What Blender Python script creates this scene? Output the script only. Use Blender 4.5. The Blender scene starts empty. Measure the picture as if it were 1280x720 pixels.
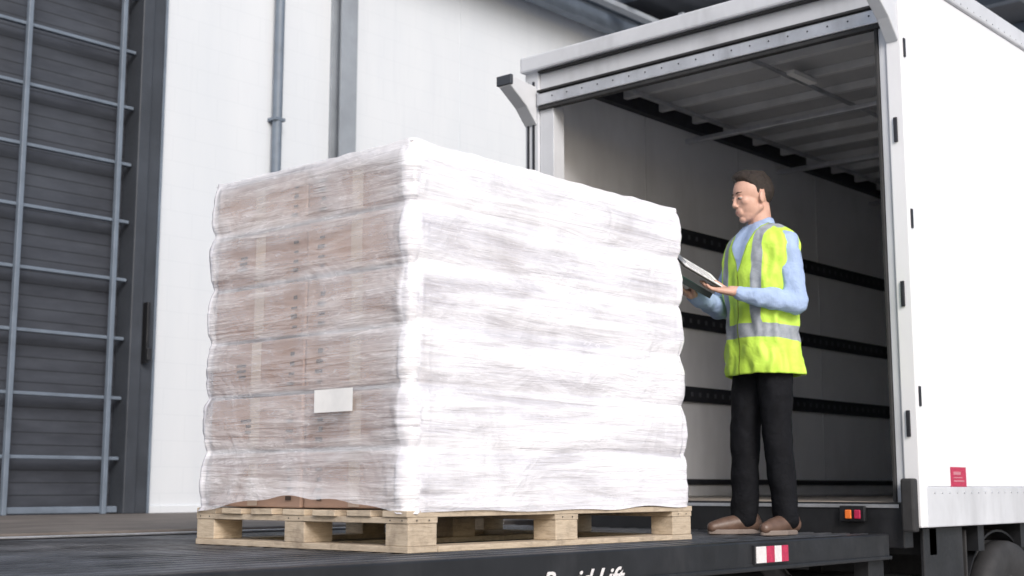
import bpy, bmesh, math, random
import numpy as np
from mathutils import Vector, Matrix, noise
random.seed(7)
C = bpy.context
sc = C.scene
CZ = 1.12           # camera height; heights measured from eye level get +CZ
P = CZ - 0.223      # tail-lift deck height

# ------------------------------------------------------------------ helpers
class NT:
    def __init__(s, name):
        s.m = bpy.data.materials.new(name); s.m.use_nodes = True
        s.t = s.m.node_tree; s.n = s.t.nodes; s.l = s.t.links
        s.b = s.n['Principled BSDF']; s.out = s.n['Material Output']
    def add(s, typ, **kw):
        n = s.n.new(typ)
        for k, v in kw.items(): setattr(n, k, v)
        return n
    def set(s, sock, v):
        if isinstance(v, bpy.types.NodeSocket): s.l.new(v, sock)
        else: sock.default_value = v
    def math(s, op, a, b=0.0, c=0.0, clamp=False):
        n = s.n.new('ShaderNodeMath'); n.operation = op; n.use_clamp = clamp
        s.set(n.inputs[0], a); s.set(n.inputs[1], b); s.set(n.inputs[2], c)
        return n.outputs[0]
    def obj(s): 
        return s.n.new('ShaderNodeTexCoord').outputs['Object']
    def mapping(s, vec, scale=(1,1,1), rot=(0,0,0), loc=(0,0,0)):
        n = s.n.new('ShaderNodeMapping'); s.l.new(vec, n.inputs['Vector'])
        n.inputs['Scale'].default_value = scale; n.inputs['Rotation'].default_value = rot
        n.inputs['Location'].default_value = loc
        return n.outputs[0]
    def noise(s, vec, scale=5, detail=4, rough=.55, dist=0):
        n = s.n.new('ShaderNodeTexNoise'); s.l.new(vec, n.inputs['Vector'])
        n.inputs['Scale'].default_value = scale; n.inputs['Detail'].default_value = min(detail, 4)
        n.inputs['Roughness'].default_value = rough; n.inputs['Distortion'].default_value = dist
        return n.outputs[0]
    def ramp(s, fac, stops):
        n = s.n.new('ShaderNodeValToRGB'); s.l.new(fac, n.inputs[0])
        e = n.color_ramp.elements
        e[0].position, e[0].color = stops[0][0], (*stops[0][1], 1)
        e[1].position, e[1].color = stops[-1][0], (*stops[-1][1], 1)
        for p, c in stops[1:-1]:
            x = e.new(p); x.color = (*c, 1)
        return n.outputs[0]
    def mix(s, fac, a, b):
        n = s.n.new('ShaderNodeMix'); n.data_type = 'RGBA'
        s.set(n.inputs[0], fac)
        for i, v in ((6, a), (7, b)):
            if isinstance(v, tuple): n.inputs[i].default_value = (*v, 1) if len(v) == 3 else v
            else: s.l.new(v, n.inputs[i])
        return n.outputs[2]
    def bump(s, h, strength=.3, dist=.01):
        n = s.n.new('ShaderNodeBump'); s.l.new(h, n.inputs['Height'])
        n.inputs['Strength'].default_value = strength; n.inputs['Distance'].default_value = dist
        s.l.new(n.outputs[0], s.b.inputs['Normal']); return n.outputs[0]

def pmat(name, col, rough=.5, metal=0, var=.15, scale=4, bump=.1, bdist=.003, bscale=40, dirt=None, stretch=(1,1,1), coat=0):
    t = NT(name); o = t.obj(); mp = t.mapping(o, stretch)
    n1 = t.noise(mp, scale, 4, .6)
    lo = tuple(c*(1-var) for c in col); hi = tuple(min(1, c*(1+var*.6)) for c in col)
    c = t.ramp(n1, [(.3, lo), (.7, hi)])
    if dirt:
        n3 = t.noise(t.mapping(o, (1, 1, .35), loc=(3, 5, 1)), scale*.8, 4, .7)
        f = t.ramp(n3, [(.5, (0,0,0)), (.72, (dirt[1],)*3)])
        c = t.mix(f, c, dirt[0])
    t.l.new(c, t.b.inputs['Base Color'])
    t.b.inputs['Roughness'].default_value = rough
    t.b.inputs['Metallic'].default_value = metal
    t.b.inputs['Coat Weight'].default_value = coat
    if bump:
        n2 = t.noise(mp, bscale, 3, .6)
        t.l.new(t.math('MULTIPLY_ADD', n2, .25, rough-.12, clamp=True), t.b.inputs['Roughness'])
        t.bump(n2, bump, bdist)
    return t.m

def empty(name, loc=(0,0,0)):
    e = bpy.data.objects.new(name, None); C.collection.objects.link(e); e.location = loc
    e.empty_display_size = .2
    return e

def mkobj(name, bm, mat=None, parent=None, smooth=False, bevel=0, mats=None):
    bmesh.ops.recalc_face_normals(bm, faces=bm.faces)
    me = bpy.data.meshes.new(name); bm.to_mesh(me); bm.free()
    ob = bpy.data.objects.new(name, me); C.collection.objects.link(ob)
    for m in (mats or ([mat] if mat else [])): me.materials.append(m)
    if smooth: me.polygons.foreach_set('use_smooth', [True]*len(me.polygons))
    if bevel:
        b = ob.modifiers.new('bev', 'BEVEL'); b.width = bevel; b.segments = 2; b.limit_method = 'ANGLE'
    if parent: ob.parent = parent
    return ob

def bbox(bm, x0, x1, y0, y1, z0, z1, jit=0):
    vs = []
    for x in (x0, x1):
        for y in (y0, y1):
            for z in (z0, z1):
                vs.append(bm.verts.new((x+random.uniform(-jit,jit), y+random.uniform(-jit,jit), z+random.uniform(-jit,jit))))
    for f in ((0,1,3,2),(4,6,7,5),(0,4,5,1),(2,3,7,6),(0,2,6,4),(1,5,7,3)):
        bm.faces.new([vs[i] for i in f])

def boxes(name, lst, mat, parent=None, bevel=.004, jit=0):
    bm = bmesh.new()
    for b in lst: bbox(bm, *b, jit=jit)
    return mkobj(name, bm, mat, parent, bevel=bevel)

def capsule(bm, p1, r1, p2, r2, seg=16, hs=5):
    p1 = Vector(p1); p2 = Vector(p2); d = (p2-p1)
    L = d.length
    q = (d.normalized() if L > 1e-6 else Vector((0,0,1))).to_track_quat('Z', 'Y')
    prof = []
    for i in range(1, hs+1):
        a = math.pi/2*(i/hs); prof.append((r1*math.sin(a), -r1*math.cos(a)))
    for i in range(0, hs):
        a = math.pi/2*(i/hs); prof.append((r2*math.cos(a), L+r2*math.sin(a)))
    rings = []
    for r, z in prof:
        rings.append([bm.verts.new(p1+q@Vector((r*math.cos(2*math.pi*k/seg), r*math.sin(2*math.pi*k/seg), z))) for k in range(seg)])
    a = bm.verts.new(p1+q@Vector((0,0,-r1))); b = bm.verts.new(p1+q@Vector((0,0,L+r2)))
    for k in range(seg):
        j = (k+1) % seg
        bm.faces.new((a, rings[0][j], rings[0][k])); bm.faces.new((b, rings[-1][k], rings[-1][j]))
        for i in range(len(rings)-1):
            bm.faces.new((rings[i][k], rings[i][j], rings[i+1][j], rings[i+1][k]))

def chain(bm, pts, seg=16):
    for (a, ra), (b, rb) in zip(pts[:-1], pts[1:]): capsule(bm, a, ra, b, rb, seg)

def ellipsoid(bm, c, r, M=None, seg=24):
    res = bmesh.ops.create_uvsphere(bm, u_segments=seg, v_segments=seg//2, radius=1)
    for v in res['verts']:
        p = Vector((v.co.x*r[0], v.co.y*r[1], v.co.z*r[2]))
        if M is not None: p = M@p
        v.co = p+Vector(c)
    return res['verts']

def tube(name, pts, r, mat, parent=None, seg=12):
    bm = bmesh.new(); chain(bm, [(p, r) for p in pts], seg)
    return mkobj(name, bm, mat, parent, smooth=True)

def remesh(ob, vox, it=6, fac=.5):
    m = ob.modifiers.new('rm', 'REMESH'); m.mode = 'VOXEL'; m.voxel_size = vox; m.use_smooth_shade = True
    s = ob.modifiers.new('sm', 'SMOOTH'); s.factor = fac; s.iterations = it

def displace(ob, size, strength, depth=2):
    tx = bpy.data.textures.new(ob.name+'_fold', 'CLOUDS'); tx.noise_scale = size; tx.noise_depth = depth
    d = ob.modifiers.new('fold', 'DISPLACE'); d.texture = tx; d.strength = strength; d.mid_level = .5

def lathe(name, prof, mat, center, parent=None, seg=48):
    bm = bmesh.new(); rings = []
    for r, h in prof:
        ring = []
        for k in range(seg):
            a = 2*math.pi*k/seg
            ring.append(bm.verts.new((center[0]+r*math.cos(a), center[1]+h, center[2]+r*math.sin(a))))
        rings.append(ring)
    for i in range(len(rings)-1):
        for k in range(seg):
            j = (k+1) % seg
            bm.faces.new((rings[i][k], rings[i][j], rings[i+1][j], rings[i+1][k]))
    return mkobj(name, bm, mat, parent, smooth=True)
nz = lambda x, y, z=0: noise.noise(Vector((x, y, z)))
def sst(a, b, x):
    t = max(0, min(1, (x-a)/(b-a))); return t*t*(3-2*t)

# ------------------------------------------------------------------ materials
M_yard = pmat('yard_concrete', (.40,.39,.38), .85, var=.2, scale=1.5, bump=.3, bdist=.006, bscale=60)
M_dock = pmat('dock_concrete', (.17,.15,.135), .75, var=.3, scale=2.5, bump=.3, bscale=60, dirt=((.07,.06,.055), .6))
M_white = pmat('truck_white_paint', (.83,.84,.87), .35, var=.02, scale=2, bump=.02, bscale=8, dirt=((.62,.62,.63), .18), coat=.3)
M_frame = pmat('painted_frame', (.62,.64,.68), .4, var=.08, scale=3, bump=.05, dirt=((.34,.35,.37), .5))
M_alu = pmat('aluminium', (.60,.62,.66), .38, metal=.7, var=.2, scale=5, bump=.08, dirt=((.25,.25,.27), .5))
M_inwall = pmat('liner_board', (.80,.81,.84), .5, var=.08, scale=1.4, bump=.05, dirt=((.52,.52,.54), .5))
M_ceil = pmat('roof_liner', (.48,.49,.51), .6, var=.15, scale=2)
M_ribs = pmat('roof_bow', (.66,.67,.69), .5, metal=.1, var=.15, scale=4)
M_black = pmat('black_steel', (.014,.015,.018), .45, var=.4, scale=5, bump=.12, dirt=((.05,.05,.055), .4))
M_rubber = pmat('rubber', (.03,.03,.032), .75, var=.3, scale=9, bump=.2)
M_strip = pmat('load_rail', (.030,.032,.040), .5, metal=.3, var=.3, scale=12)
M_slot = pmat('rail_slot', (.09,.095,.11), .5, bump=0)
M_red = pmat('red_reflector', (.50,.03,.09), .3, var=.25, scale=60, bump=.3, bscale=300)
M_whr = pmat('white_reflector', (.75,.73,.73), .35, var=.1, scale=60, bump=.3, bscale=300)
M_orange = pmat('amber_lens', (.9,.22,.05), .2, var=.1)
M_steel = pmat('steel_blue_grey', (.15,.185,.235), .5, var=.2, scale=5, bump=.06)
M_jamb = pmat('jamb_dark', (.045,.052,.065), .5, var=.25, scale=3, bump=.05)
M_col = pmat('column_grey', (.28,.31,.35), .5, var=.15, scale=3, dirt=((.15,.15,.16), .4))
M_canopy = pmat('canopy_sheet', (.12,.13,.15), .6, var=.2, scale=2)
M_paper = pmat('paper', (.82,.82,.82), .7, var=.04, scale=30, bump=.03)

def door_mat():
    t = NT('door_panel'); o = t.obj()
    sep = t.add('ShaderNodeSeparateXYZ'); t.l.new(o, sep.inputs[0])
    w = t.math('FRACT', t.math('MULTIPLY', sep.outputs[2], 1/.096))
    groove = t.math('SMOOTH_MIN', t.math('MULTIPLY', w, 8), 1.0, .2)
    n = t.noise(t.mapping(o, (.8, 1, 3)), 3, 4, .65)
    c = t.ramp(n, [(.3, (.032,.036,.047)), (.7, (.055,.062,.078))])
    c = t.mix(groove, (.024,.027,.033), c)
    t.l.new(c, t.b.inputs['Base Color']); t.b.inputs['Roughness'].default_value = .5
    t.bump(groove, .35, .010); return t.m
M_door = door_mat()

def wall_mat():
    t = NT('white_wall_panel'); o = t.obj()
    sep = t.add('ShaderNodeSeparateXYZ'); t.l.new(o, sep.inputs[0])
    n = t.noise(t.mapping(o, (1, 1, .25)), 1.0, 4, .65)
    c = t.ramp(n, [(.3, (.59,.63,.68)), (.7, (.66,.69,.73))])
    cb = t.add('ShaderNodeCombineXYZ'); t.l.new(sep.outputs[0], cb.inputs[0]); t.l.new(sep.outputs[2], cb.inputs[1])
    b = t.add('ShaderNodeTexBrick'); t.l.new(cb.outputs[0], b.inputs['Vector'])
    b.inputs['Scale'].default_value = 1; b.inputs['Brick Width'].default_value = .44; b.inputs['Row Height'].default_value = .215
    b.inputs['Mortar Size'].default_value = .008; b.inputs['Mortar Smooth'].default_value = 1
    c = t.mix(t.math('MULTIPLY', b.outputs['Fac'], .18), c, (.48,.52,.57))
    st = t.noise(t.mapping(o, (6, 1, .3)), 1.5, 4, .7)
    f = t.ramp(st, [(.55, (0,0,0)), (.85, (.35,.35,.35))])
    c = t.mix(f, c, (.50,.54,.60))
    t.l.new(c, t.b.inputs['Base Color']); t.b.inputs['Roughness'].default_value = .7
    t.bump(t.noise(o, 40, 3), .12, .003); return t.m
M_wall = wall_mat()

def wood_mat():
    t = NT('pallet_wood'); o = t.obj()
    geo = t.add('ShaderNodeNewGeometry')
    n = t.noise(t.mapping(o, (3, 3, 22)), 5, 4, .7, .6)
    g = t.ramp(n, [(.25, (.36,.28,.20)), (.5, (.57,.47,.35)), (.78, (.70,.60,.47))])
    r = geo.outputs['Random Per Island']
    c = t.mix(t.math('MULTIPLY', r, .45), g, (.38,.32,.26))
    d = t.noise(o, 9, 4, .7); f = t.ramp(d, [(.5, (0,0,0)), (.72, (.55,.55,.55))])
    c = t.mix(f, c, (.18,.14,.11))
    t.l.new(c, t.b.inputs['Base Color']); t.b.inputs['Roughness'].default_value = .8
    t.bump(n, .5, .004); return t.m
M_wood = wood_mat()

def carton_mat():
    t = NT('carton_board'); o = t.obj()
    geo = t.add('ShaderNodeNewGeometry'); r = geo.outputs['Random Per Island']
    c = t.ramp(r, [(0, (.37,.225,.165)), (.5, (.46,.30,.23)), (1, (.54,.38,.30))])
    n = t.noise(o, 6, 4, .6)
    c = t.mix(t.math('MULTIPLY', n, .3), c, (.32,.21,.155))
    t.l.new(c, t.b.inputs['Base Color']); t.b.inputs['Roughness'].default_value = .75
    return t.m
M_carton = carton_mat()

def film_mat():
    t = NT('stretch_film')
    uv = t.n.new('ShaderNodeUVMap').outputs[0]
    at = t.add('ShaderNodeAttribute', attribute_name='haze')
    s1 = t.noise(t.mapping(uv, (.55, 6, 1), (0,0,.04)), 1.6, 4, .6, .7)
    s2 = t.noise(t.mapping(uv, (.9, 22, 1), (0,0,-.09)), 1.5, 4, .6, .9)
    s3 = t.noise(t.mapping(uv, (1.3, 15, 1), (0,0,.30)), 1.5, 3, .6, 1.0)
    s4 = t.noise(t.mapping(uv, (2.2, 2.6, 1)), 1.4, 4, .6, 1.0)
    def crease(x, w): 
        return t.math('SUBTRACT', 1.0, t.math('DIVIDE', t.math('ABSOLUTE', t.math('SUBTRACT', x, .5)), w), clamp=True)
    c1 = crease(s2, .014); c2 = crease(s3, .014)
    cr_ = t.math('MULTIPLY', t.math('MAXIMUM', c1, c2), t.math('MULTIPLY', s4, .38))
    st = t.math('ADD', t.math('MULTIPLY', t.math('SUBTRACT', s1, .5), .80), t.math('MULTIPLY', t.math('SUBTRACT', s4, .5), .75))
    st = t.math('ADD', st, t.math('MULTIPLY', t.math('SUBTRACT', s2, .5), .30))
    fac = t.math('ADD', at.outputs['Fac'], t.math('ADD', st, cr_))
    fac = t.math('MINIMUM', t.math('MAXIMUM', fac, .10), .96)
    k = t.math('ADD', t.math('MULTIPLY', s1, .5), t.math('ADD', t.math('MULTIPLY', s2, .3), t.math('MULTIPLY', s3, .2)))
    t.l.new(t.ramp(k, [(.36, (.70,.69,.755)), (.49, (.82,.815,.865)), (.60, (.89,.885,.925))]), t.b.inputs['Base Color'])  # streaky ramp paints the film's lavender shading into its base colour
    t.b.inputs['Roughness'].default_value = .22
    t.b.inputs['Specular IOR Level'].default_value = .9
    h = t.math('ADD', t.math('MULTIPLY', s1, 1.0), t.math('ADD', t.math('MULTIPLY', s2, .5), t.math('MULTIPLY', s3, .6)))
    h = t.math('ADD', h, t.math('MULTIPLY', s4, 1.7))
    nb = t.bump(h, .70, .014)
    tr = t.add('ShaderNodeBsdfTransparent'); tr.inputs[0].default_value = (.98,.98,.985,1)
    gl = t.add('ShaderNodeBsdfGlossy'); gl.inputs['Roughness'].default_value = .12; t.l.new(nb, gl.inputs['Normal'])
    mg = t.add('ShaderNodeMixShader'); mg.inputs[0].default_value = .13
    t.l.new(tr.outputs[0], mg.inputs[1]); t.l.new(gl.outputs[0], mg.inputs[2])
    mx = t.add('ShaderNodeMixShader'); t.l.new(fac, mx.inputs[0])
    t.l.new(mg.outputs[0], mx.inputs[1]); t.l.new(t.b.outputs[0], mx.inputs[2])
    t.l.new(mx.outputs[0], t.out.inputs[0]); return t.m
M_film = film_mat()

def cloth(name, col, var=.12, fold=12, rough=.85, sheen=0):
    t = NT(name); o = t.obj()
    n = t.noise(o, fold, 4, .6, .4)
    c = t.ramp(n, [(.3, tuple(x*(1-var) for x in col)), (.7, tuple(min(1,x*(1+var)) for x in col))])
    t.l.new(c, t.b.inputs['Base Color']); t.b.inputs['Roughness'].default_value = rough
    t.b.inputs['Sheen Weight'].default_value = sheen
    t.b.inputs['Specular IOR Level'].default_value = .2
    t.bump(n, .6, .02)
    return t.m
M_shirt = cloth('shirt_cloth', (.37,.48,.70), .10, 16)
M_trouser = cloth('trouser_cloth', (.006,.0065,.009), .3)
M_shoe = pmat('shoe_leather', (.13,.08,.06), .45, var=.3, scale=20)
M_sole = pmat('shoe_sole', (.22,.18,.16), .8)

def skin_mat():
    t = NT('skin'); o = t.obj()
    n = t.noise(o, 18, 4, .6)
    c = t.ramp(n, [(.3, (.54,.31,.235)), (.7, (.65,.405,.315))])
    t.l.new(c, t.b.inputs['Base Color']); t.b.inputs['Roughness'].default_value = .5
    return t.m
M_skin = skin_mat()
M_lip = pmat('lip', (.50,.24,.20), .5, var=.1, bump=0)
M_brow = pmat('brow_hair', (.05,.032,.022), .8, bump=0)
M_eye = pmat('eye_white', (.55,.53,.51), .2, bump=0)
M_iris = pmat('eye_iris', (.03,.025,.02), .15, bump=0)
def hair_mat():
    t = NT('hair'); o = t.obj()
    n = t.noise(t.mapping(o, (25, 90, 45)), 3, 4, .6, .4)
    c = t.ramp(n, [(.3, (.008,.005,.003)), (.75, (.050,.032,.021))])
    t.l.new(c, t.b.inputs['Base Color']); t.b.inputs['Roughness'].default_value = .45
    t.bump(n, 1.0, .010); return t.m
M_hair = hair_mat()

def vest_mat():
    t = NT('hi_vis_vest'); o = t.obj()
    s = t.add('ShaderNodeSeparateXYZ'); t.l.new(o, s.inputs[0]); X, Y, Z = s.outputs
    ay = t.math('ABSOLUTE', Y)
    lt = lambda a, b: t.math('LESS_THAN', a, b)
    gt = lambda a, b: t.math('GREATER_THAN', a, b)
    A = lambda *a: a[0] if len(a) == 1 else t.math('MULTIPLY', a[0], A(*a[1:]))
    band = lt(t.math('ABSOLUTE', t.math('SUBTRACT', Z, t.math('MULTIPLY_ADD', X, .10, .965))), .034)
    vert = A(lt(t.math('ABSOLUTE', t.math('SUBTRACT', ay, .112)), .027), gt(Z, .99))
    silver = t.math('MAXIMUM', band, vert)
    n = t.noise(o, 9, 4, .6, .4)
    yel = t.ramp(n, [(.3, (.52,.80,.075)), (.7, (.64,.92,.12))])
    sil = t.ramp(t.noise(o, 30, 3), [(.3, (.25,.28,.32)), (.7, (.38,.41,.46))])
    c = t.mix(silver, yel, sil)
    zip_ = A(lt(ay, .005), gt(X, 0.0), lt(Z, 1.34))
    c = t.mix(zip_, c, (.25,.35,.03))
    vz = t.math('MULTIPLY_ADD', ay, 2.6, 1.27)
    vneck = A(gt(X, -.01), gt(Z, vz))
    edge = A(gt(X, -.01), gt(Z, t.math('SUBTRACT', vz, .022)))
    c = t.mix(edge, c, (.35,.55,.04)); c = t.mix(vneck, c, (.37,.48,.70))
    t.l.new(c, t.b.inputs['Base Color']); t.b.inputs['Roughness'].default_value = .65
    t.bump(n, .55, .022)
    return t.m
M_vest = vest_mat()

# ------------------------------------------------------------------ ground / dock / building
bm = bmesh.new(); s = 600
vs = [bm.verts.new(p) for p in ((-s,-s,0),(s,-s,0),(s,s,0),(-s,s,0))]; bm.faces.new(vs)
mkobj('ground', bm, M_yard)
DZ = CZ-.205
boxes('loading_dock', [(-14, 34, 5.78, 9.62, 0.004, DZ)], M_dock, bevel=.01)
wh = empty('warehouse_building')
WY = 9.5
WT = CZ+9.5
DX0, DX1 = 2.2, 6.0          # door opening
boxes('wall_panels', [(6.22, 34, WY, WY+.3, DZ-.3, CZ+5.6), (-14, DX0, WY, WY+.3, DZ-.3, CZ+5.6), (DX0, 6.22, WY, WY+.3, CZ+5.0, CZ+5.6)], M_wall, wh, bevel=0)
boxes('upper_cladding', [(-14, 34, WY+.02, WY+.32, CZ+5.6, WT)], M_canopy, wh, bevel=0)
boxes('roller_door', [(DX0, DX1, WY+.12, WY+.17, DZ, CZ+5.0)], M_door, wh, bevel=0)
boxes('door_jamb', [(DX1-.02, 6.09, WY-.10, WY+.11, DZ, CZ+5.05), (6.093, 6.225, WY-.05, WY+.12, DZ, CZ+5.05), (DX0-.2, DX0, WY-.08, WY+.11, DZ, CZ+5.05)], M_jamb, wh, bevel=.008)
boxes('jamb_edge_trim', [(6.228, 6.25, WY-.055, WY-.002, DZ, CZ+5.05)], M_steel, wh, bevel=.003)
bars = []
k = 0
while .23+.48*k < 4.9:
    z = CZ+.23+.48*k
    bars.append((DX0+.01, DX1-.03, WY-.03, WY+.02, z-.014, z+.014)); k += 1
bars.append((DX0+.01, DX1-.03, WY-.035, WY+.025, DZ+.01, DZ+.06))
boxes('door_rails', bars, M_steel, wh, bevel=.006)
ups = [(x-.02, x+.02, WY-.075, WY-.032, DZ, CZ+4.95) for x in (2.5, 3.35, 4.15, 5.0, 5.83)]
boxes('door_uprights', ups, M_steel, wh, bevel=.006)
boxes('door_lever', [(6.12, 6.15, WY-.12, WY-.052, CZ+1.0, CZ+1.5), (6.115, 6.155, WY-.15, WY-.121, CZ+1.02, CZ+1.12)], M_black, wh)
tube('drain_pipe', [(7.43, WY-.07, DZ+.02), (7.43, WY-.07, CZ+5.5)], .045, M_steel, wh)
boxes('pipe_clips', [(7.37, 7.49, WY-.117, WY-.001, CZ+z, CZ+z+.03) for z in (.5, 1.9, 3.3, 4.7)], M_steel, wh)
boxes('wall_column', [(8.10, 8.30, WY-.03, WY-.001, DZ, CZ+5.5), (8.10, 8.30, WY-.17, WY-.145, DZ, CZ+5.5), (8.19, 8.21, WY-.144, WY-.031, DZ, CZ+5.5),
      (14.1, 14.3, WY-.17, WY-.001, DZ, CZ+5.5)], M_col, wh, bevel=.003)
boxes('plinth_trim', [(6.26, 34, WY-.02, WY-.001, DZ, DZ+.06)], M_wall, wh)
boxes('panel_joint_trim', [(9.9, 9.91, WY-.005, WY-.0005, DZ, CZ+5.5), (12.0, 12.01, WY-.005, WY-.0005, DZ, CZ+5.5)], M_wall, wh, bevel=0)
cp = empty('loading_canopy')
CX = 12.8
boxes('eave_beam', [(4, 34, WY-.32, WY-.18, CZ+5.36, CZ+5.58), (4, 34, WY-.40, WY-.10, CZ+5.581, CZ+5.60)], M_steel, cp, bevel=.004)
boxes('cable_tray', [(4, 34, WY-.62, WY-.50, CZ+5.50, CZ+5.56)], M_col, cp)
boxes('canopy_sheet', [(CX, 34, 4.0, WY-.0, CZ+5.86, CZ+5.93), (4, CX-.001, WY-.8, WY-.0, CZ+5.86, CZ+5.93)], M_canopy, cp, bevel=0)
boxes('canopy_rafters', [(x, x+.12, 4.05 if x > CX else WY-.78, WY-.01, CZ+5.62, CZ+5.855) for x in [4.5+i*1.5 for i in range(20)]], M_steel, cp, bevel=.004)
boxes('canopy_purlins', [(CX, 34, y, y+.07, CZ+5.54, CZ+5.615) for y in (4.2, 5.3, 6.4, 7.5, 8.6)], M_col, cp, bevel=.003)

# ------------------------------------------------------------------ truck
tk = empty('box_truck')
TX0, TX1, TY0, TY1 = 6.29, 13.6, 2.90, 5.44
zt = CZ+2.77; zf = CZ-.07; zb = CZ-.195
boxes('side_panels', [(TX0+.09, TX1, TY0, TY0+.035, zb+.20, zt-.10)], M_white, tk, bevel=.004)
boxes('far_panel', [(TX0+.09, TX1, TY1-.035, TY1, zb+.20, zt-.10), (TX1, TX1+.05, TY0, TY1, zb, zt)], M_white, tk, bevel=.004)
boxes('interior_liner', [(TX0+.12, TX1-.01, TY1-.055, TY1-.037, zf, CZ+2.68), (TX0+.12, TX1-.01, TY0+.037, TY0+.055, zf, CZ+2.68), (TX1-.03, TX1-.012, TY0+.056, TY1-.056, zf, CZ+2.68)], M_inwall, tk, bevel=0)
yw = TY1-.055
joints = [(x, x+.012, yw-.004, yw-.0005, zf, CZ+2.66) for x in [7.5+1.22*i for i in range(5)]]
boxes('liner_joints', joints, M_ribs, tk, bevel=0)
rails = [(TX0+.13, TX1-.05, yw-.022, yw-.005, CZ+z-.055, CZ+z+.055) for z in (1.80, 1.19, .66)]
boxes('lashing_rails', rails, M_strip, tk, bevel=.004)
slots = []
for z in (1.80, 1.19, .66):
    x = TX0+.2
    while x < TX1-.2:
        slots.append((x, x+.028, yw-.024, yw-.0222, CZ+z-.016, CZ+z+.016)); x += .10
boxes('rail_slots', slots, M_slot, tk, bevel=0)
boxes('kick_plate', [(TX0+.13, TX1-.05, yw-.016, yw-.005, zf+.01, CZ+.05)], M_ribs, tk, bevel=.003)
boxes('kick_rail', [(TX0+.13, TX1-.05, yw-.028, yw-.0165, CZ+.02, CZ+.06)], M_strip, tk, bevel=.003)
boxes('roof', [(TX0+.05, TX1, TY0+.02, TY1-.02, CZ+2.73, zt)], M_white, tk, bevel=.004)
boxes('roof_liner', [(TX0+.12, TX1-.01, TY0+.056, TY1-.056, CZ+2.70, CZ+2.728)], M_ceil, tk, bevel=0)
boxes('roof_bows', [(x, x+.045, TY0+.06, TY1-.06, CZ+2.645, CZ+2.699) for x in [6.75+.42*i for i in range(16)]], M_ribs, tk, bevel=.003)
boxes('cant_rail', [(TX0+.12, TX1-.03, TY1-.12, TY1-.056, CZ+2.60, CZ+2.699), (TX0+.12, TX1-.03, TY0+.056, TY0+.12, CZ+2.60, CZ+2.699)], M_strip, tk, bevel=.004)
for yy in (TY0+.32, TY1-.32, TY0+1.27):
    tube('roof_track', [(TX0+.2, yy, CZ+2.62), (12.6, yy, CZ+2.62)], .015, M_alu, tk, 8)
boxes('load_bars', [(x, x+.05, TY0+.06, TY1-.06, CZ+2.50, CZ+2.535) for x in (8.0, 9.3, 10.9)], M_alu, tk, bevel=.006)
boxes('interior_lamp', [(7.35, 7.65, 4.1, 4.2, CZ+2.615, CZ+2.643)], M_paper, tk)
boxes('floor', [(TX0+.03, TX1, TY0+.036, TY1-.036, zf-.05, zf)], pmat('truck_floor', (.38,.33,.28), .6, var=.2), tk, bevel=.003)
boxes('side_top_rail', [(TX0+.06, TX1, TY0-.018, TY0+.034, zt-.099, zt+.012), (TX0+.06, TX1, TY1-.034, TY1+.018, zt-.099, zt+.012)], M_frame, tk, bevel=.012)
boxes('side_bottom_rail', [(TX0+.06, TX1, TY0-.014, TY0+.034, zb, zb+.199), (TX0+.06, TX1, TY1-.034, TY1+.014, zb, zb+.199)], M_frame, tk, bevel=.006)
boxes('side_panel_seams', [(x, x+.03, TY0-.005, TY0-.0005, zb+.205, zt-.104) for x in (8.6, 10.8, 12.9)], M_frame, tk, bevel=0)
riv = bmesh.new()
x = TX0+.15
while x < 9.5:
    for z in (zb+.17, zt-.075):
        ellipsoid(riv, (x, TY0-.0195 if z > CZ+1 else TY0-.0155, z), (.006,.004,.006), seg=8)
    x += .09
mkobj('rivets', riv, M_alu, tk, smooth=True)
boxes('rear_post', [(TX0, TX0+.088, TY0-.012, TY0+.075, zb, zt-.12)], M_white, tk, bevel=.008)
boxes('rear_post_inner', [(TX0+.012, TX0+.118, TY0+.078, TY0+.118, zf-.02, CZ+2.40)], M_frame, tk, bevel=.004)
boxes('rear_post_far', [(TX0, TX0+.088, TY1-.10, TY1+.012, zb, zt-.12)], M_frame, tk, bevel=.008)
boxes('rear_post_far_inner', [(TX0+.012, TX0+.118, TY1-.215, TY1-.103, zf-.02, CZ+2.40)], M_frame, tk, bevel=.004)
boxes('far_post_grooves', [(TX0-.008, TX0-.0005, TY1-.07, TY1-.055, zb+.05, zt-.2), (TX0-.008, TX0-.0005, TY1-.025, TY1-.012, zb+.05, zt-.2)], M_strip, tk, bevel=0)
boxes('post_seal', [(TX0-.002, TX0+.06, TY0+.119, TY0+.135, zf, CZ+2.40)], M_rubber, tk, bevel=.003)
boxes('header_cap', [(TX0-.045, TX0+.05, TY0-.02, TY1+.02, zt-.14, zt-.035)], M_frame, tk, bevel=.014)
boxes('header_panel', [(TX0+.02, TX0+.10, TY0+.076, TY1-.101, CZ+2.48, zt-.142)], M_frame, tk, bevel=.004)
boxes('header_rail', [(TX0-.02, TX0+.06, TY0+.076, TY1-.101, CZ+2.40, CZ+2.478)], M_alu, tk, bevel=.006)
boxes('header_gasket', [(TX0-.012, TX0+.03, TY0+.08, TY1-.105, CZ+2.375, CZ+2.398), (TX0-.03, TX0+.01, TY0+.08, TY1-.11, CZ+2.485, CZ+2.50), (TX0-.02, TX0+.015, TY0+.08, TY1-.11, zt-.155, zt-.1425)], M_rubber, tk, bevel=.003)
riv = bmesh.new(); y = TY0+.15
while y < TY1-.15:
    ellipsoid(riv, (TX0-.022, y, CZ+2.445), (.003,.005,.005), seg=8); y += .12
mkobj('header_rivets', riv, M_strip, tk, smooth=True)
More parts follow.
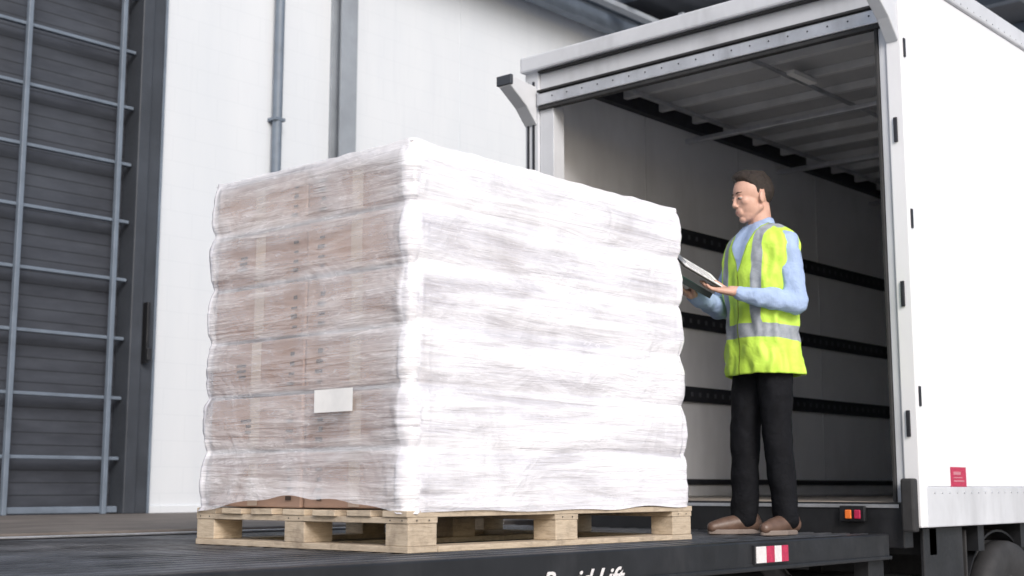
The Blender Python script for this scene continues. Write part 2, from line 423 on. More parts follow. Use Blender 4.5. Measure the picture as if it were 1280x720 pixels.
def bracket(y0, y1):
    bm = bmesh.new()
    prof = [(TX0-.002, CZ+2.28), (TX0-.002, CZ+2.53), (TX0-.24, CZ+2.555), (TX0-.255, CZ+2.49), (TX0-.10, CZ+2.385)]
    a = [bm.verts.new((x, y0, z)) for x, z in prof]; b = [bm.verts.new((x, y1, z)) for x, z in prof]
    bm.faces.new(a); bm.faces.new(b[::-1])
    for i in range(len(prof)):
        j = (i+1) % len(prof); bm.faces.new((a[i], b[i], b[j], a[j]))
    mkobj('corner_bracket', bm, M_frame, tk, bevel=.006)
bracket(TY1-.09, TY1+.01); bracket(TY0+.0, TY0+.07)
boxes('bracket_caps', [(TX0-.268, TX0-.242, TY1-.10, TY1+.02, CZ+2.495, CZ+2.558), (TX0-.268, TX0-.242, TY0-.01, TY0+.08, CZ+2.495, CZ+2.558)], M_jamb, tk)
boxes('post_hinges', [(TX0-.012, TX0-.0005, TY0+.025, TY0+.045, CZ+z, CZ+z+.13) for z in (1.75, .9, .25)]+[(TX0+.02,TX0+.04, TY0-.020, TY0-.0125, CZ+z, CZ+z+.10) for z in (2.2, 1.3,.4)], M_strip, tk, bevel=.003)
boxes('post_bumper', [(TX0-.06, TX0-.001, TY0-.0, TY0+.07, zb-.02, zb+.24)], M_rubber, tk, bevel=.012)
boxes('rear_sill', [(TX0-.01, TX0+.09, TY0+.079, TY1-.101, zb-.10, zf-.002)], M_black, tk, bevel=.006)
boxes('sill_trim', [(TX0-.018, TX0-.0105, TY0+.10, TY1-.13, zf-.03, zf-.012)], M_alu, tk, bevel=.002)
boxes('marker_lamp_housing', [(TX0-.045, TX0-.0185, TY0+.27, TY0+.41, CZ-.17, CZ-.09)], M_black, tk, bevel=.006)
boxes('marker_lamp', [(TX0-.055, TX0-.0455, TY0+.34, TY0+.375, CZ-.155, CZ-.11)], M_orange, tk, bevel=.006)
boxes('marker_lamp_red', [(TX0-.055, TX0-.0455, TY0+.29, TY0+.325, CZ-.155, CZ-.11)], M_red, tk, bevel=.006)
boxes('side_reflector', [(6.67, 6.86, TY0-.003, TY0-.0005, CZ+.005, CZ+.105)], M_red, tk, bevel=0)
boxes('side_reflector_print', [(6.70, 6.83, TY0-.0045, TY0-.0032, CZ+.030, CZ+.038),(6.70, 6.81, TY0-.0045, TY0-.0032, CZ+.048, CZ+.054),(6.70, 6.79, TY0-.0045, TY0-.0032, CZ+.065, CZ+.082)], pmat('sticker_print', (.58,.22,.27), .5), tk, bevel=0)
boxes('chassis_rails', [(TX0+.2, 14.4, 3.55, 3.63, .52, .78), (TX0+.2, 14.4, 4.70, 4.78, .52, .78)], M_black, tk, bevel=.006)
boxes('cross_members', [(x, x+.08, TY0+.05, TY1-.05, .785, zf-.052) for x in [6.5+.6*i for i in range(12)]], M_black, tk, bevel=0)
boxes('underride_bar', [(TX0+.10, TX0+.22, TY0+.05, TY1-.05, .42, .54)], M_black, tk, bevel=.01)
boxes('side_skirt', [(TX0+.14, 6.90, TY0+.05, TY0+.07, .50, zb-.004)], M_black, tk, bevel=.004)
boxes('mud_flap', [(6.96, 6.975, TY0+.06, TY0+.50, .18, .90), (6.96, 6.975, TY1-.5, TY1-.06, .18, .90)], M_rubber, tk)
def wheel(cx, cy, sgn):
    R = .415
    prof = [(.20, .09), (.22, .115), (.30, .13), (R-.05, .135), (R-.012, .12), (R, .09), (R, .03), (R-.008, .025), (R-.008, .015), (R, .01), (R, -.09), (R-.02, -.12), (.25, -.12)]
    lathe('tyre', [(r, -h*sgn) for r, h in prof], M_rubber, (cx, cy, R), parent=tk)
    lathe('rim', [(.222, -.116*sgn), (.21, -.115*sgn), (.205, -.06*sgn), (.16, -.02*sgn), (.09, -.03*sgn), (.085, -.09*sgn), (.0, -.095*sgn)], M_alu, (cx, cy, R), parent=tk)
    b = bmesh.new()
    for i in range(8):
        a = i*math.pi/4; ellipsoid(b, (cx+.125*math.cos(a), cy-.035*sgn, R+.125*math.sin(a)), (.014,.02,.014), seg=8)
    mkobj('wheel_nuts', b, M_alu, tk, smooth=True)
for wx in (7.46, 12.9):
    wheel(wx, 3.04, 1); wheel(wx, 5.30, -1)
def fender(cx, y0, y1):
    bm = bmesh.new(); R = .475; n = 20; rs = []
    for i in range(n+1):
        a = math.radians(8+164*i/n)
        rs.append([bm.verts.new((cx+r*math.cos(a), y, .415+r*math.sin(a))) for r, y in ((R, y0), (R, y1), (R-.012, y1), (R-.012, y0))])
    for i in range(n):
        for k in range(4):
            j = (k+1) % 4; bm.faces.new((rs[i][k], rs[i][j], rs[i+1][j], rs[i+1][k]))
    bm.faces.new(rs[0]); bm.faces.new(rs[-1][::-1])
    mkobj('mudguard', bm, M_black, tk, smooth=False)
fender(7.46, 2.99, 3.40); fender(7.46, 4.98, 5.35)
boxes('side_guard', [(8.6, 12.2, TY0+.01, TY0+.04, z, z+.10) for z in (.38, .58)], M_alu, tk)

# ------------------------------------------------------------------ tail lift
tl = empty('tail_lift')
LX0, LX1, LY0, LY1 = .7, 6.20, 3.02, 5.60
def deck_mat():
    t = NT('lift_deck'); o = t.obj()
    n = t.noise(t.mapping(o, (1.2, 9, 1)), 2.5, 4, .7)
    c = t.ramp(n, [(.3, (.012,.013,.016)), (.55, (.03,.032,.038)), (.8, (.10,.105,.12))])
    t.l.new(c, t.b.inputs['Base Color']); t.b.inputs['Metallic'].default_value = .3
    t.l.new(t.math('MULTIPLY_ADD', n, .4, .35), t.b.inputs['Roughness'])
    t.bump(t.noise(o, 90, 3), .3, .003); return t.m
M_deck = deck_mat()
boxes('deck', [(LX0, LX1, LY0+.06, LY1-.06, P-.03, P-.010)], M_deck, tl, bevel=0)
ribs = []; y = LY0+.10
while y < LY1-.1:
    ribs.append((LX0+.02, LX1-.02, y, y+.03, P-.010, P)); y += .10
boxes('deck_ribs', ribs, pmat('worn_rib', (.13,.138,.155), .35, metal=.6, var=.7, scale=3), tl, bevel=.002)
boxes('edge_beam', [(LX0, LX1, LY0, LY0+.058, P-.125, P+.0), (LX0, LX1, LY1-.058, LY1, P-.125, P+.0)], M_black, tl, bevel=.008)
boxes('edge_lip', [(LX0, LX1, LY0-.012, LY0-.0005, P-.122, P-.105)], M_black, tl, bevel=.003)
boxes('cross_beams', [(x, x+.06, LY0+.06, LY1-.06, P-.11, P-.031) for x in (.8, 1.8, 2.8, 3.8, 4.8, 5.8)], M_black, tl)
boxes('far_edge_trim', [(LX0, LX1, LY1-.05, LY1-.02, P+.001, P+.012)], M_alu, tl, bevel=.004)
boxes('hinge_bracket', [(6.05, 6.21, LY0+.04, LY0+.12, P-.22, P-.02), (6.21, 6.279, LY0+.1, LY1-.1, P-.09, P-.03)], M_black, tl)
boxes('reflector_red', [(5.02, 5.085, LY0-.016, LY0-.0125, P-.090, P-.022), (5.145, 5.20, LY0-.016, LY0-.0125, P-.090, P-.022)], M_red, tl, bevel=0)
boxes('reflector_white', [(4.94, 5.018, LY0-.016, LY0-.0125, P-.090, P-.022), (5.087, 5.143, LY0-.016, LY0-.0125, P-.090, P-.022)], M_whr, tl, bevel=0)
boxes('reflector_plate', [(4.93, 5.21, LY0-.012, LY0-.001, P-.095, P-.017)], M_black, tl, bevel=0)
for yy in (3.45, 4.95):
    tube('lift_arm', [(6.5, yy, .50), (5.9, yy, .66), (5.75, yy, P-.13)], .05, M_black, tl)
    tube('lift_ram', [(6.6, yy+.14, .40), (6.05, yy+.14, P-.16)], .035, M_alu, tl)
tube('lift_ram_near', [(6.5, LY0+.14, .46), (6.1, LY0+.10, P-.13)], .03, M_steel, tl)
boxes('lift_housing', [(6.40, 6.62, TY0+.15, TY1-.15, .45, .68)], M_black, tl, bevel=.02)
cu = bpy.data.curves.new('lettering', 'FONT'); cu.body = "Rapid Lift"; cu.size = .115; cu.shear = .45; cu.extrude = .001; cu.offset = .0015
tx = bpy.data.objects.new('lettering', cu); C.collection.objects.link(tx)
tx.rotation_euler = (math.radians(90), 0, 0); tx.location = (3.55, LY0-.004, P-.132); tx.scale = (1.05, .85, 1); cu.materials.append(M_whr); tx.parent = tl

# ------------------------------------------------------------------ pallet
X0, X1, Y0, Y1 = 3.235, 4.955, 3.335, 4.555
pl = empty('wooden_pallet')
L = []
n = 7; bw = .125
for i in range(n):
    y = Y0+(Y1-Y0-bw)*i/(n-1)
    L.append((X0+random.uniform(-.015,.006), X1+random.uniform(-.006,.006), y, y+bw, P+.122, P+.144))
boxes('deck_boards', L, M_wood, pl, bevel=.002, jit=.0012)
xs = [(X0, X0+.145), ((X0+X1)/2-.07, (X0+X1)/2+.07), (X1-.145, X1)]
ys = [(Y0, Y0+.12), ((Y0+Y1)/2-.06, (Y0+Y1)/2+.06), (Y1-.12, Y1)]
boxes('stringer_boards', [(a, b, Y0+.002, Y1-.002, P+.100, P+.1213) for a, b in xs], M_wood, pl, bevel=.002, jit=.0004)
boxes('blocks', [(a+.003, b-.003, c+.003, d-.003, P+.023, P+.0995) for a, b in xs for c, d in ys], M_wood, pl, bevel=.003)
bb = [(a, b, Y0+.001, Y1-.001, P+.001, P+.0225) for a, b in (xs[0], xs[2])]
bb += [(xs[0][1]+.003, xs[2][0]-.003, c, d, P+.001, P+.0222) for c, d in ys]
boxes('base_boards', bb, M_wood, pl, bevel=.002, jit=.0004)
nl_ = bmesh.new()
for a, b in xs:
    for q in (.04, .10): ellipsoid(nl_, (a+q, Y0-.0015, P+.111), (.003,.0015,.003), seg=8)
for c, d in ys:
    for q in (.03, .09): ellipsoid(nl_, (X0-.001, c+q, P+.111), (.0015,.003,.003), seg=8)
mkobj('nail_heads', nl_, M_strip, pl)

# ------------------------------------------------------------------ wrapped load
ld = empty('shrink_wrapped_boxes')
bx0, bx1, by0, by1 = 3.262, 4.928, 3.365, 4.525
z0 = P+.146; ztop = CZ+1.235; nl = 6; lh = (ztop-z0)/nl
bm = bmesh.new(); tape = bmesh.new(); prt = bmesh.new()
nx, ny = 4, 2
cw = (bx1-bx0)/nx; cd = (by1-by0)/ny
for l in range(nl):
    for i in range(nx):
        for j in range(ny):
            g = .005
            X_0 = bx0+i*cw+g+(random.uniform(0,.010) if i == 0 else 0); Y_0 = by0+j*cd+g+(random.uniform(0,.008) if j == 0 else 0)
            bbox(bm, X_0, bx0+(i+1)*cw-g, Y_0, by0+(j+1)*cd-g, z0+l*lh+.003, z0+(l+1)*lh-.010, jit=.002)
            if i == 0:
                yc = (Y_0+by0+(j+1)*cd-g)/2
                bbox(tape, X_0-.0035, X_0-.0025, yc-.03, yc+.03, z0+l*lh+.008, z0+(l+1)*lh-.014)
                yy = Y_0+.05 if j == 1 else by0+cd-.11
                for q in range(4):
                    h = random.uniform(.012,.03)
                    bbox(prt, X_0-.0042, X_0-.0036, yy, yy+random.uniform(.02,.045), z0+l*lh+.03+q*.037, z0+l*lh+.03+q*.037+h*.6)
                if random.random() < .5:
                    ys_ = Y_0+random.uniform(.28,.40)
                    for q in range(3): bbox(prt, X_0-.0042, X_0-.0036, ys_, ys_+random.uniform(.03,.07), z0+l*lh+.07+q*.022, z0+l*lh+.08+q*.022)
mkobj('cartons', bm, M_carton, ld, bevel=.006)
mkobj('carton_tape', tape, pmat('parcel_tape', (.58,.46,.37), .3, var=.1, bump=0), ld)
mkobj('carton_print', prt, pmat('carton_ink', (.09,.065,.055), .7, bump=0), ld)
cr = .022
W = bx1-bx0; D = by1-by0
def perim():
    pts = []
    step = .009
    segs = [((bx0,by0),(1,0),(0,-1),W), ((bx1,by0),(0,1),(1,0),D), ((bx1,by1),(-1,0),(0,1),W), ((bx0,by1),(0,-1),(-1,0),D)]
    s = 0
    for fi, (o, d, nrm, Ln) in enumerate(segs):
        k = int((Ln-2*cr)/step)
        for i in range(k):
            t = cr+(Ln-2*cr)*i/k
            pts.append((o[0]+d[0]*t, o[1]+d[1]*t, nrm[0], nrm[1], s+t, min(t, Ln-t), fi, t/Ln))
        e = (o[0]+d[0]*Ln, o[1]+d[1]*Ln)
        n2 = d
        c = (e[0]-d[0]*cr-nrm[0]*cr, e[1]-d[1]*cr-nrm[1]*cr)
        for i in range(8):
            a = math.pi/2*i/8
            nx_ = nrm[0]*math.cos(a)+n2[0]*math.sin(a); ny_ = nrm[1]*math.cos(a)+n2[1]*math.sin(a)
            pts.append((c[0]+nx_*cr, c[1]+ny_*cr, nx_, ny_, s+Ln-cr+cr*2*i/8, 0.0, fi, 1.0))
        s += Ln
    return pts
pp = perim(); NV = 170
Ltot = 2*(W+D)
me_v = []; hz = []; uvs = []
for k, (x, y, ax, ay, s, dc, fi, tt) in enumerate(pp):
    zb_ = z0-.012+.02*nz(s*2.5, 3.1)
    if fi == 3: zb_ += .07*max(0, math.sin(math.pi*tt))*(0.7+.6*nz(s*5, 1))
    if fi == 0: zb_ += .006
    sd = s if s < Ltot/2 else s-Ltot
    for i in range(NV+1):
        v = i/NV; z = zb_+(ztop+.006-zb_)*v
        lay = (z-z0)/lh+.10*nz(s*1.2, z*1.5, 40)
        fr = lay-math.floor(lay)
        pinch = abs(2*fr-1)**3
        cornerw = math.exp(-(dc/.10)**2); cw2 = math.exp(-(dc/.045)**2)
        b = .013+.016*(1-v)+.008*(1-pinch)*(.35+.8*cornerw)
        b -= pinch*.008*cornerw+pinch*.006
        b += .004*nz(s*1.3+2, z*7+s*.8)+.0022*nz(s*2.0, z*16-s*1.5, 4)+.0010*nz(s*3.5, z*40+s*4, 9)
        b += cornerw*.40*(.010*nz(sd*38, z*4.5, 2)+.007*nz(sd*80, z*13, 5)+.012*nz(1.7, z*11, 7))
        b += cw2*(.006*nz(sd*55+2*nz(0, z*3, 4), z*5.5, 21)+.0045*nz(sd*30, z*28, 31))
        fd = math.sin((z*9+s*2.4+1.3*nz(s*1.1, z*2, 3))*2.2)
        b += .0028*max(0, fd)**6*(.5+nz(s*2, z*3, 12))
        fd2 = math.sin((z*7-s*3.1+1.6*nz(s*.9, z*2, 8))*2.6)
        b += .0026*max(0, fd2)**8*(.5+nz(s*2, z*3, 22))
        if v > .985: b *= .55
        if v < .04: b += (.04-v)*.35
        b = max(b, .006 if z > z0 else .0)
        zz = z+.006*nz(s*4, 9)*(1 if i in (0, NV) else 0)
        if i == NV: zz += .005*cornerw+.004*nz(s*14, 5)
        me_v.append((x+ax*b, y+ay*b, zz))
        hh = {0: .85, 1: .8, 2: .8, 3: .27}[fi]
        if fi == 0: hh += .12*tt
        if fi == 3: hh += .18*math.exp(-(dc/.12)**2)
        hh += .40*math.exp(-(dc/.028)**2)
        if v > .94: hh += .35*(v-.94)/.06
        if fi == 3: hh += .16*pinch
        if fi == 3 and v < .14: hh += .10
        hz.append(max(0, min(1.2, hh)))
        uvs.append((s, z))
N = len(pp); faces = []
for k in range(N):
    k2 = (k+1) % N
    for i in range(NV):
        faces.append((k*(NV+1)+i, k2*(NV+1)+i, k2*(NV+1)+i+1, k*(NV+1)+i+1))
me = bpy.data.meshes.new('film_wrap'); me.from_pydata(me_v, [], faces)
at = me.attributes.new('haze', 'FLOAT', 'POINT'); at.data.foreach_set('value', hz)
uvl = me.uv_layers.new(name='UVMap')
for poly in me.polygons:
    wrap = poly.index >= (N-1)*NV
    for li in poly.loop_indices:
        vi = me.loops[li].vertex_index; u, v = uvs[vi]
        if wrap and u < .5: u += Ltot
        uvl.data[li].uv = (u, v)
me.polygons.foreach_set('use_smooth', [True]*len(me.polygons))
me.materials.append(M_film)
fo = bpy.data.objects.new('film_wrap', me); C.collection.objects.link(fo); fo.parent = ld
bm = bmesh.new()
gx, gy = 40, 30
g = [[bm.verts.new((bx0-.004+(W+.008)*i/gx, by0-.004+(D+.008)*j/gy, ztop+.000+.004*nz(i*.5, j*.5))) for j in range(gy+1)] for i in range(gx+1)]
for i in range(gx):
    for j in range(gy): bm.faces.new((g[i][j], g[i+1][j], g[i+1][j+1], g[i][j+1]))
mkobj('film_top', bm, pmat('film_top_sheet', (.8,.8,.84), .25, var=.05), ld, smooth=True)
ly, lz = 3.35+.375, CZ+.315
bm = bmesh.new()
q = [[bm.verts.new((bx0-.036-.002*math.sin(i*1.3), ly-.105+.21*i/6-.0, lz-.042+.084*j/3)) for j in range(4)] for i in range(7)]
for i in range(6):
    for j in range(3): bm.faces.new((q[i][j], q[i+1][j], q[i+1][j+1], q[i][j+1]))
mkobj('shipping_label', bm, M_paper, ld, smooth=True)

# ------------------------------------------------------------------ person
pe = empty('warehouse_worker', (5.72, 3.42, P))
pe.rotation_euler = (0, 0, math.radians(161))
bm = bmesh.new()
ellipsoid(bm, (-.01,0,.90), (.125,.165,.14))
chain(bm, [((-.01,.085,.88),.098), ((.0,.092,.50),.073), ((-.035,.108,.08),.064)])
chain(bm, [((-.01,-.085,.88),.098), ((.045,-.086,.50),.073), ((.06,-.090,.08),.064)])
tr = mkobj('trousers', bm, M_trouser, pe); remesh(tr, .010, 6); displace(tr, .10, .018, 1)
def shoe(x, y, yaw):
    M = Matrix.Rotation(yaw, 3, 'Z')
    f = lambda p: (M@Vector(p))+Vector((x, y, 0))
    bm = bmesh.new()
    chain(bm, [(f((-.055,0,.050)),.040), (f((.02,0,.055)),.043), (f((.10,0,.042)),.040), (f((.165,.004,.033)),.030)])
    chain(bm, [(f((-.045,0,.07)),.040), (f((.0,0,.10)),.042)])
    o = mkobj('shoe', bm, M_shoe, pe); remesh(o, .006, 5)
    bm = bmesh.new(); n = 28; a = []; b = []
    for i in range(n):
        t = 2*math.pi*i/n
        px = .055+.135*math.cos(t); w = .046+(.006 if px > .05 else -.004)
        py = w*math.sin(t)*(1 if abs(math.cos(t)) < .8 else .95)
        a.append(bm.verts.new(f((px, py, .001)))); b.append(bm.verts.new(f((px, py, .024))))
    bm.faces.new(a[::-1]); bm.faces.new(b)
    for i in range(n): bm.faces.new((a[i], a[(i+1)%n], b[(i+1)%n], b[i]))
    mkobj('shoe_sole', bm, M_sole, pe, bevel=.004)
shoe(-.03, .108, math.radians(12)); shoe(.065, -.090, math.radians(-14))
Lsh, Lel, Lwr = Vector((-.03,.174,1.400)), Vector((-.022,.238,1.10)), Vector((.240,.130,1.145))
Rsh, Rel, Rwr = Vector((-.02,-.172,1.400)), Vector((.06,-.245,1.12)), Vector((.325,-.115,1.155))
bm = bmesh.new()
ellipsoid(bm, (-.01,0,1.22), (.115,.165,.25))
capsule(bm, Lsh, .055, Rsh, .055)
chain(bm, [(Lsh,.064), (Lsh.lerp(Lel,.5),.060), (Lel,.054), (Lel.lerp(Lwr,.5),.050), (Lel.lerp(Lwr,.88),.041), (Lwr,.034)])
chain(bm, [(Rsh,.064), (Rsh.lerp(Rel,.5),.060), (Rel,.054), (Rel.lerp(Rwr,.5),.050), (Rel.lerp(Rwr,.88),.041), (Rwr,.034)])
sh = mkobj('shirt', bm, M_shirt, pe); remesh(sh, .008, 6); displace(sh, .07, .026, 1)
bm = bmesh.new(); n = 40; rr = []
for i in range(n):
    a = math.radians(20)+(2*math.pi-math.radians(40))*i/(n-1)
    dx, dy = math.cos(a), math.sin(a); fr = max(0, dx)
    rr.append([bm.verts.new((-.012+dx*.066, dy*.066, 1.490-.020*fr)), bm.verts.new((-.014+dx*.060, dy*.060, 1.548-.03*fr)), bm.verts.new((-.012+dx*.066, dy*.066, 1.550-.03*fr)), bm.verts.new((-.010+dx*(.086+.01*fr), dy*.086, 1.498-.045*fr))])
for i in range(n-1):
    for k in range(3): bm.faces.new((rr[i][k], rr[i+1][k], rr[i+1][k+1], rr[i][k+1]))
co = mkobj('shirt_collar', bm, M_shirt, pe, smooth=True); m = co.modifiers.new('s', 'SOLIDIFY'); m.thickness = .003
T = np.array([(.765,-.02,.160,.208),(.85,-.015,.156,.204),(.95,-.01,.150,.196),(1.05,-.01,.148,.194),(1.15,-.015,.154,.200),(1.25,-.018,.158,.208),(1.34,-.02,.153,.216),(1.40,-.02,.142,.220),(1.44,-.02,.124,.208),(1.468,-.02,.106,.176),(1.49,-.02,.09,.140),(1.508,-.02,.08,.11),(1.52,-.02,.072,.085)])
bm = bmesh.new(); rows = []; na = 150; zs = np.arange(.765, 1.52, .008)
for z in zs:
    cx, rx, ry = (np.interp(z, T[:,0], T[:,i]) for i in (1,2,3)); row = []
    for k in range(na):
        a = 2*math.pi*k/na; c_, s_ = math.cos(a), math.sin(a); e = 2/2.4
        px = rx*math.copysign(abs(c_)**e, c_); py = ry*math.copysign(abs(s_)**e, s_)
        low = max(0, (1.15-z)/.4)
        d = .014*nz(c_*2.2+5, s_*2.2, z*5)+.013*nz(c_*4.5, s_*4.5+3, z*13)+.010*low*nz(c_*3.5, s_*3.5, z*1.2)
        f = 1+d/.16
        row.append(bm.verts.new((cx+px*f, py*f, z+ (.006*nz(c_*3, s_*3, 8) if z < .78 else 0))))
    rows.append(row)
for i in range(len(rows)-1):
    for k in range(na):
        j = (k+1) % na; bm.faces.new((rows[i][k], rows[i][j], rows[i+1][j], rows[i+1][k]))
ve = mkobj('hi_vis_vest', bm, M_vest, pe, smooth=True); m = ve.modifiers.new('s', 'SOLIDIFY'); m.thickness = .006; m.offset = -1
HM = Matrix.Translation((.035, 0, 1.650))@Matrix.Rotation(math.radians(-13), 4, 'Z')@Matrix.Rotation(math.radians(10), 4, 'Y')@Matrix.Scale(1.07, 4)
def hE(bm, c, r, M=None, seg=24):
    vs = ellipsoid(bm, (0,0,0), r, M, seg)
    for v in vs: v.co = HM@(v.co+Vector(c))
def hC(bm, a, ra, b, rb): capsule(bm, HM@Vector(a), ra*1.07, HM@Vector(b), rb*1.07, 14)
bm = bmesh.new()
hE(bm, (-.014,0,.033), (.099,.075,.086), seg=40)
hE(bm, (.022,0,-.015), (.063,.062,.090), seg=32)
hE(bm, (.028,0,-.070), (.050,.046,.038))
for sgn in (1,-1):
    hC(bm, (-.006, sgn*.050, -.050), .018, (.048, sgn*.018, -.088), .016)
    hE(bm, (.056, sgn*.036, -.012), (.022,.021,.023))
    hE(bm, (.091, sgn*.011, -.029), (.009,.0065,.0065))
hC(bm, (.070,-.028,.029), .012, (.070,.028,.029), .012)
hC(bm, (.079,0,.020), .0085, (.098,0,-.022), .0092)
hE(bm, (.077,0,-.055), (.014,.028,.024))
hE(bm, (.062,0,-.092), (.020,.022,.017))
capsule(bm, HM@Vector((-.025,0,-.045)), .056, Vector((-.02,0,1.45)), .062)
hd = mkobj('head', bm, M_skin, pe); remesh(hd, .0033, 8)
for sgn in (1,-1):
    bm = bmesh.new()
    Mr = Matrix.Rotation(math.radians(-8), 3, 'Y')@Matrix.Rotation(math.radians(sgn*16), 3, 'Z')
    hE(bm, (-.014, sgn*.0755, -.006), (.016,.006,.027), Mr)
    hE(bm, (-.014, sgn*.070, -.008), (.012,.010,.02), Mr)
    o = mkobj('ear', bm, M_skin, pe); remesh(o, .0028, 3)
    bm = bmesh.new(); hE(bm, (.0745, sgn*.029, .006), (.0105,.0125,.0055)); mkobj('eye', bm, M_eye, pe, smooth=True)
    bm = bmesh.new(); hE(bm, (.0820, sgn*.029, .0045), (.0040,.0062,.0048)); mkobj('iris', bm, M_iris, pe, smooth=True)
    bm = bmesh.new(); hE(bm, (.0755, sgn*.029, .0100), (.0110,.0135,.0058)); mkobj('eyelid', bm, M_skin, pe, smooth=True)
    bm = bmesh.new(); hC(bm, (.083, sgn*.014, .030), .0026, (.082, sgn*.027, .0325), .0028); hC(bm, (.082, sgn*.027, .0325), .0028, (.070, sgn*.045, .031), .0016); mkobj('eyebrow', bm, M_brow, pe, smooth=True)
bm = bmesh.new()
hC(bm, (.0885,-.013,-.0555), .0028, (.0885,.013,-.0555), .0028); hC(bm, (.0878,-.011,-.0615), .0034, (.0878,.011,-.0615), .0034)
mkobj('lips', bm, M_lip, pe, smooth=True)
bm = bmesh.new()
res = bmesh.ops.create_uvsphere(bm, u_segments=160, v_segments=110, radius=1)
for v in bm.verts:
    n_ = Vector(v.co)
    p = Vector((n_.x*.099, n_.y*.075, n_.z*.086))+Vector((-.014,0,.033))
    hl = np.interp(p.x, [-.12,-.055,-.036,-.030,-.010,-.004,.004,.010,.030,.045,.062,.09], [-.052,-.046,-.016,.020,.024,.008,.006,.040,.062,.080,.084,.086])
    hl += .005*nz(p.y*70, p.x*70, 3)
    cover = sst(-.003, .012, p.z-hl)
    up = sst(.045, .115, p.z)
    th = -.006+cover*(.0075+.013*up+.020*up*sst(-.02,.06,p.x)) + cover*(.3+.7*up)*(.0065*nz(p.x*28, p.y*75, p.z*28)+.0035*nz(p.x*70, p.y*170, 5))
    v.co = HM@(p+n_.normalized()*th)
ha = mkobj('hair', bm, M_hair, pe, smooth=True)
def hand(name, o, ex, ez, thumb_sign, curl, spread=1.0):
    ex = Vector(ex).normalized(); ez = Vector(ez); ez = (ez-ex*ez.dot(ex)).normalized()
    ey = ez.cross(ex)*thumb_sign
    f = lambda x, y, z: Vector(o)+ex*x+ey*y+ez*z
    bm = bmesh.new()
    kn = [.030,.010,-.010,-.029]; ln = [.074,.082,.076,.060]
    capsule(bm, f(-.03,0,0), .027, f(.012,0,0), .025, 14)
    for i in range(4):
        capsule(bm, f(.01, kn[i]*.55, -.002), .017, f(.083-.004*abs(i-1), kn[i], 0), .0125, 12)
    capsule(bm, f(.02,.018,-.010), .017, f(.055,.030,-.010), .014, 12)
    for i in range(4):
        p = f(.083-.004*abs(i-1), kn[i], 0); ang = 0; sp = (kn[i]/.03)*.09*spread; r = .0100
        for seg, fr in enumerate((.45,.31,.24)):
            ang += math.radians(curl[seg])
            d = ex*math.cos(ang)*math.cos(sp)+ey*math.sin(sp)-ez*math.sin(ang)
            q = p+d*ln[i]*fr; r2 = r-.0009
            capsule(bm, p, r, q, r2, 12); p, r = q, r2
    capsule(bm, f(.022,.028,-.006), .015, f(.052,.050,.008), .0125, 12)
    capsule(bm, f(.052,.050,.008), .0125, f(.078,.056,.024), .0105, 12)
    capsule(bm, f(.078,.056,.024), .0105, f(.098,.050,.030), .009, 12)
    ob = mkobj(name, bm, M_skin, pe); remesh(ob, .003, 3)
hand('hand', (.262,.118,1.152), (.80,-.52,.12), (-.2,.45,.85), -1, (-6,-18,-16))
hand('hand', (.345,-.105,1.160), (.85,.30,.10), (-.25,.25,.9), 1, (-4,-14,-14))
def slab(bm, c, e1, e2, a, b, t0, t1, rnd=.012):
    e1 = Vector(e1).normalized(); e2 = Vector(e2); e2 = (e2-e1*e2.dot(e1)).normalized(); n = e1.cross(e2)
    c = Vector(c); lo = []; hi = []
    for sx, sy in ((1,1),(-1,1),(-1,-1),(1,-1)):
        for k in range(5):
            an = math.radians({(1,1):0,(-1,1):90,(-1,-1):180,(1,-1):270}[(sx,sy)]+90*k/4)
            p = c+e1*(sx*(a-rnd)+rnd*math.cos(an))+e2*(sy*(b-rnd)+rnd*math.sin(an))
            lo.append(bm.verts.new(p+n*t0)); hi.append(bm.verts.new(p+n*t1))
    bm.faces.new(lo[::-1]); bm.faces.new(hi)
    for i in range(len(lo)): j = (i+1) % len(lo); bm.faces.new((lo[i], lo[j], hi[j], hi[i]))
W2 = Matrix.Translation((5.72, 3.42, P))@Matrix.Rotation(math.radians(161), 4, 'Z')
cb = empty('clipboard'); cb.matrix_world = W2
e1, e2 = (.928,.0,.373), (-.05,.80,-.60)
cc = Vector((.385,.005,1.258))
bm = bmesh.new(); slab(bm, cc, e1, e2, .135, .10, -.004, .002); mkobj('board', bm, pmat('hardboard', (.03,.028,.026), .5), cb)
bm = bmesh.new(); slab(bm, cc, e1, e2, .122, .088, .003, .005, .003); mkobj('paper_sheets', bm, M_paper, cb)
E1 = Vector(e1).normalized(); E2 = Vector(e2).normalized()
bm = bmesh.new(); slab(bm, cc+E1*.120, e1, e2, .014, .05, .0055, .016, .004); mkobj('clip', bm, M_alu, cb)
bm = bmesh.new()
for i in range(8): slab(bm, cc+E1*(.075-.022*i), e1, e2, .002, random.uniform(.05,.080), .0053, .0057, .001)
mkobj('printed_lines', bm, M_strip, cb)
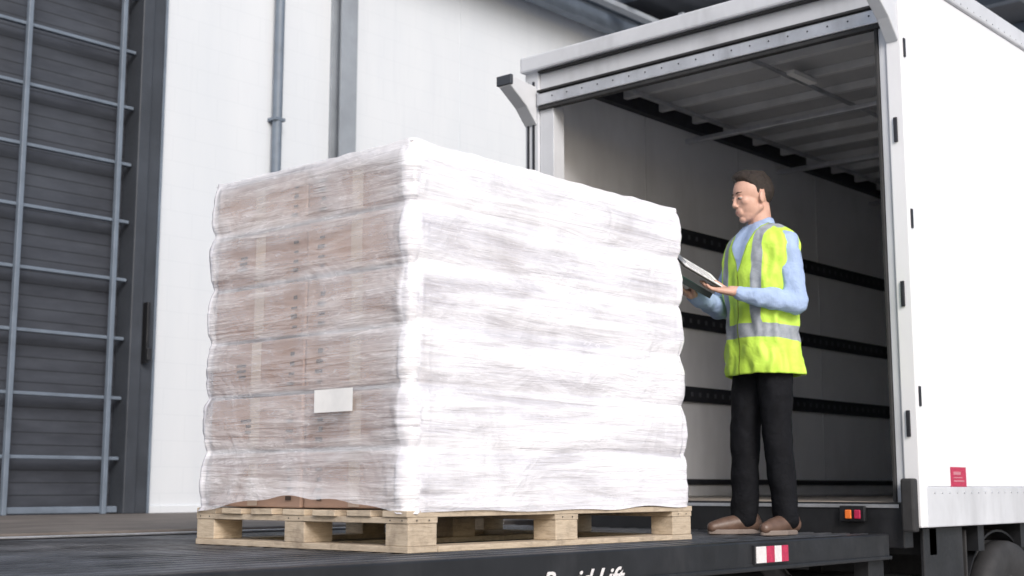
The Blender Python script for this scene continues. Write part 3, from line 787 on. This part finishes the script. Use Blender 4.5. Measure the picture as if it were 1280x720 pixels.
tb = empty('document_folder'); tb.matrix_world = W2
bm = bmesh.new(); slab(bm, (.425,-.055,1.222), (.93,.1,.30), (-.1,.85,-.45), .125, .10, -.022, .006); mkobj('cover', bm, pmat('folder_dark', (.02,.03,.03), .4), tb)
bm = bmesh.new(); slab(bm, (.430,-.065,1.234), (.93,.1,.33), (-.1,.85,-.45), .12, .095, .0, .004); mkobj('green_sheet', bm, pmat('folder_green', (.05,.20,.17), .5), tb)

# ------------------------------------------------------------------ light
w = bpy.data.worlds.new("World"); sc.world = w; w.use_nodes = True
nt = w.node_tree; bg = nt.nodes['Background']
sky = nt.nodes.new('ShaderNodeTexSky'); sky.sky_type = 'NISHITA'; sky.sun_disc = False
to_sun = Vector((-.50, -.85, .60)).normalized()
sky.sun_elevation = math.asin(to_sun.z); sky.sun_rotation = math.atan2(to_sun.x, to_sun.y) % (2*math.pi)
sky.air_density = 1.0; sky.dust_density = 2.5
nt.links.new(sky.outputs[0], bg.inputs[0]); bg.inputs[1].default_value = .15
sl = bpy.data.lights.new('sun', 'SUN'); sl.energy = 2.4; sl.angle = math.radians(24); sl.color = (1,.975,.96)
so = bpy.data.objects.new('sun', sl); C.collection.objects.link(so); so.rotation_euler = (-to_sun).to_track_quat('-Z', 'Y').to_euler()
so.location = (-5, -8, 9)
sc.view_settings.view_transform = 'Standard'; sc.view_settings.look = 'None'; sc.view_settings.exposure = 0

# ------------------------------------------------------------------ camera
cam = bpy.data.cameras.new('camera'); co = bpy.data.objects.new('camera', cam); C.collection.objects.link(co)
cam.lens = 36*1670/1280; cam.sensor_width = 36; cam.clip_end = 2000; cam.clip_start = .05
hd_ = math.radians(41.5); pt = math.radians(8.5)
fwd = Vector((math.cos(pt)*math.cos(hd_), math.cos(pt)*math.sin(hd_), math.sin(pt)))
co.location = (0, 0, CZ); co.rotation_euler = fwd.to_track_quat('-Z', 'Y').to_euler()
cam.dof.use_dof = True; cam.dof.focus_distance = 5.7; cam.dof.aperture_fstop = 3.2
sc.camera = co
